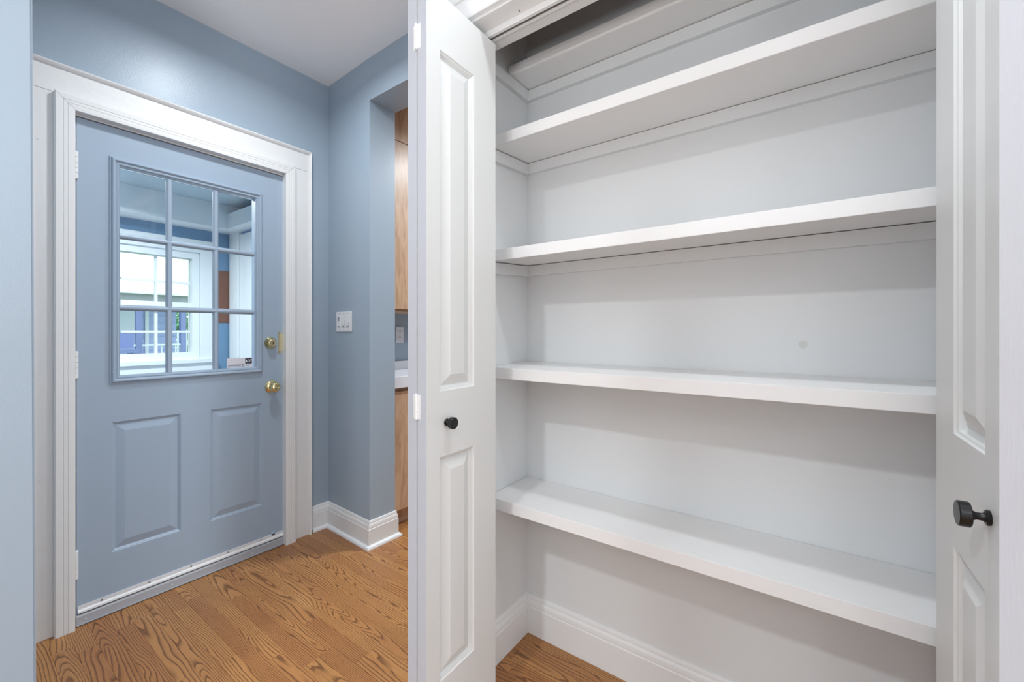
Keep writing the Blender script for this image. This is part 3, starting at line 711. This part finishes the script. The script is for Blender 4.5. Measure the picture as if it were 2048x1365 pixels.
tag(boxo('floor_porch', (PX - 0.12, WX - 0.15, -1.7, PY + 0.12, -0.1, -0.02), 'sill'), 'grey porch floor', 'floor', kind='structure')
tag(boxo('ceiling_porch', (PX - 0.12, WX - 0.15, -1.7, PY + 0.12, PC, PC + 0.1), 'porch_ceiling'), 'pale porch ceiling', 'ceiling', kind='structure')
bm = bmesh.new(); box(bm, PX, PX + 0.22, -1.6, PY, 2.06, PC - 0.001); box(bm, PX + 0.22, WX - 0.16, PY - 0.12, PY, 2.06, 2.185)
tag(obj('trim_3', bm, 'porch_white'), 'white boxed beam round the top of the porch', 'beam', kind='structure')
bm = bmesh.new()
box(bm, PX, PX + 0.022, 1.352, 1.455, 0.0, 1.965); box(bm, PX, PX + 0.022, WY0 - 0.1, WY0, 0.0, 1.965)
box(bm, PX, PX + 0.024, WY0 - 0.1, 1.455, WZ1, 1.965); box(bm, PX, PX + 0.03, WY0 - 0.1, 1.455, 0.30, WZ0 - 0.03)
box(bm, PX, PX + 0.05, WY0 - 0.11, 1.46, WZ0 - 0.03, WZ0)
tag(obj('trim_4', bm, 'porch_white'), 'white casing round the porch window', 'casing', kind='structure')
wn_ = tag(empty('window_1', (PX, 1.07, 1.41)), 'white divided window on the far side of the porch', 'window', kind='structure')
def wc(name, b, m='porch_white', bev=0.0): return child(boxo(name, b, m, bev=bev), wn_)
for nm, b in (('frame', (PX - 0.10, PX + 0.0, 0.80, 0.845, WZ0, WZ1)), ('frame', (PX - 0.10, PX + 0.0, 1.30, 1.35, WZ0, WZ1)), ('frame', (PX - 0.10, PX, 0.845, 1.30, WZ1 - 0.055, WZ1)), ('frame', (PX - 0.10, PX, 0.845, 1.30, WZ0, WZ0 + 0.055))): wc(nm, b)
wc('meeting_rail', (PX - 0.08, PX - 0.03, 0.845, 1.30, 1.355, 1.435))
wc('muntin', (PX - 0.072, PX - 0.05, 1.064, 1.082, 1.015, 1.805))
for z in (1.60, 1.19): wc('muntin', (PX - 0.071, PX - 0.051, 0.845, 1.30, z - 0.008, z + 0.008))
wc('pane', (PX - 0.063, PX - 0.060, 0.845, 1.30, 1.418, 1.806), 'glass'); wc('pane', (PX - 0.063, PX - 0.060, 0.845, 1.30, 1.014, 1.368), 'glass')
# storage door on the porch's right wall
d4 = tag(empty('door_4', (-3.9, PY, 0)), 'white door with fluted casing on the porch right wall', 'door', kind='structure')
bm = bmesh.new()
for k in range(5): box(bm, -4.235 + k * 0.034, -4.235 + k * 0.034 + 0.028, PY - 0.030, PY, 0, 2.06)
box(bm, -4.235, -4.065, PY - 0.022, PY, 0, 2.06); box(bm, -3.25, -3.15, PY - 0.022, PY, 0, 2.06)
child(obj('casing', bm, 'porch_white'), d4)
child(boxo('door_slab', (-4.06, -3.255, PY - 0.012, PY, 0.01, 2.035), 'porch_white'), d4)

# ------------------------------------------------------------------ yard and the neighbouring house
tag(boxo('yard_ground', (-40, PX - 0.12, -25, 25, -0.6, -0.5), 'lawn'), 'green lawn outside the porch window', 'lawn', kind='structure')
nh = tag(empty('neighbour_house', (-11, 2.6, -0.5)), 'blue-grey sided house with a posted porch beyond the window', 'house')
NX = -11.6
child(boxo('house_wall', (NX - 3, NX, -4.0, 3.24, -0.5, 1.88), 'siding'), nh)
for k in range(15):
    z = -0.4 + k * 0.15; bm = bmesh.new()
    vs = [bm.verts.new(p) for p in ((NX, 1.5, z), (NX, 3.24, z), (NX + 0.03, 3.24, z), (NX + 0.03, 1.5, z), (NX, 1.5, z + 0.15), (NX, 3.24, z + 0.15), (NX + 0.006, 3.24, z + 0.15), (NX + 0.006, 1.5, z + 0.15))]
    for f in ((0, 3, 2, 1), (4, 5, 6, 7), (0, 1, 5, 4), (1, 2, 6, 5), (2, 3, 7, 6), (3, 0, 4, 7)): bm.faces.new([vs[i] for i in f])
    child(obj('siding_board', bm, 'siding'), nh)
wf = child(boxo('window', (NX + 0.03, NX + 0.07, 2.20, 2.60, 1.16, 1.80), 'porch_white'), nh)
o = boxo('pane', (NX + 0.06, NX + 0.075, 2.24, 2.55, 1.21, 1.76), 'dark_glass'); o.parent = wf; o.matrix_parent_inverse = Matrix.Translation(-nh.location)
child(boxo('corner_board', (NX + 0.03, NX + 0.05, 2.70, 2.76, -0.4, 1.85), 'porch_white'), nh)
for y in (2.17, 2.82): child(boxo('porch_post', (-9.92, -9.82, y, y + 0.085, -0.5, 1.74), 'post'), nh)
child(boxo('porch_beam', (-10.0, -9.7, 0.5, 3.6, 1.74, 1.86), 'plastic_grey'), nh)
child(boxo('porch_roof', (-12.2, -9.6, 0.2, 3.7, 1.86, 1.89), 'porch_white'), nh)
child(boxo('porch_floor', (-11.57, -9.7, 0.5, 3.5, 0.10, 0.25), 'post'), nh)
child(boxo('rail', (-9.88, -9.83, 0.5, 3.0, 0.935, 0.965), 'porch_white'), nh)
for k in range(9):
    child(boxo('baluster', (-9.87, -9.84, 2.46 + k * 0.07, 2.475 + k * 0.07, 0.25, 0.935), 'porch_white'), nh)
gr = tag(empty('porch_bench', (-9.5, 2.1, -0.5)), 'dark blue bench in front of the neighbouring porch', 'bench')
for b, nm in (((-9.45, -9.1, 1.5, 2.05, 0.84, 0.90), 'seat'), ((-9.47, -9.43, 1.5, 2.05, 0.92, 1.16), 'backrest'), ((-9.44, -9.38, 1.52, 1.58, -0.5, 0.84), 'leg'), ((-9.44, -9.38, 1.97, 2.03, -0.5, 0.84), 'leg'), ((-9.17, -9.11, 1.52, 1.58, -0.5, 0.84), 'leg'), ((-9.17, -9.11, 1.97, 2.03, -0.5, 0.84), 'leg')):
    child(boxo(nm, b, 'post'), gr)
def tree(loc, r, n, hc, label, seed):
    rg = random.Random(seed); t = tag(empty('tree', loc), label, 'tree', 'trees in the yard')
    bm = bmesh.new(); lathe(bm, [(0, 0.12), (hc * 0.6, 0.09), (hc, 0.05)], (0, 0, 0), (0, 0, 1), 10); obj('trunk', bm, 'bark', t, smooth=True)
    bm = bmesh.new()
    for _ in range(n):
        u = Vector((rg.gauss(0, 1), rg.gauss(0, 1), rg.gauss(0, 1))).normalized() * r * rg.random() ** 0.4
        p = Vector((0, 0, hc)) + u; a = Vector((rg.gauss(0, 1), rg.gauss(0, 1), rg.gauss(0, 1))).normalized(); b = a.orthogonal().normalized(); c = a.cross(b)
        q = rg.uniform(0.04, 0.08)
        bm.faces.new([bm.verts.new(p + b * q), bm.verts.new(p + c * q * 0.5), bm.verts.new(p - b * q), bm.verts.new(p - c * q * 0.5)])
    tag(obj('crown', bm, 'foliage', t, recalc=False), kind='stuff')
tree((-14.6, 4.35, -0.5), 0.75, 2200, 1.75, 'leafy green tree nearest the neighbouring house', 3)
tree((-17.2, 6.6, -0.5), 0.95, 2200, 1.8, 'leafy green tree farther right in the yard', 5)
fn = tag(empty('picket_fence', (-12.9, 4.6, -0.5)), 'white picket fence below the green tree', 'fence')
for k in range(20): child(boxo('picket', (-12.9, -12.88, 3.62 + k * 0.12, 3.72 + k * 0.12, -0.5, 1.22 + 0.03 * (k % 2)), 'porch_white'), fn)
child(boxo('rail', (-12.93, -12.9, 3.6, 6.1, 0.9, 0.98), 'porch_white'), fn)
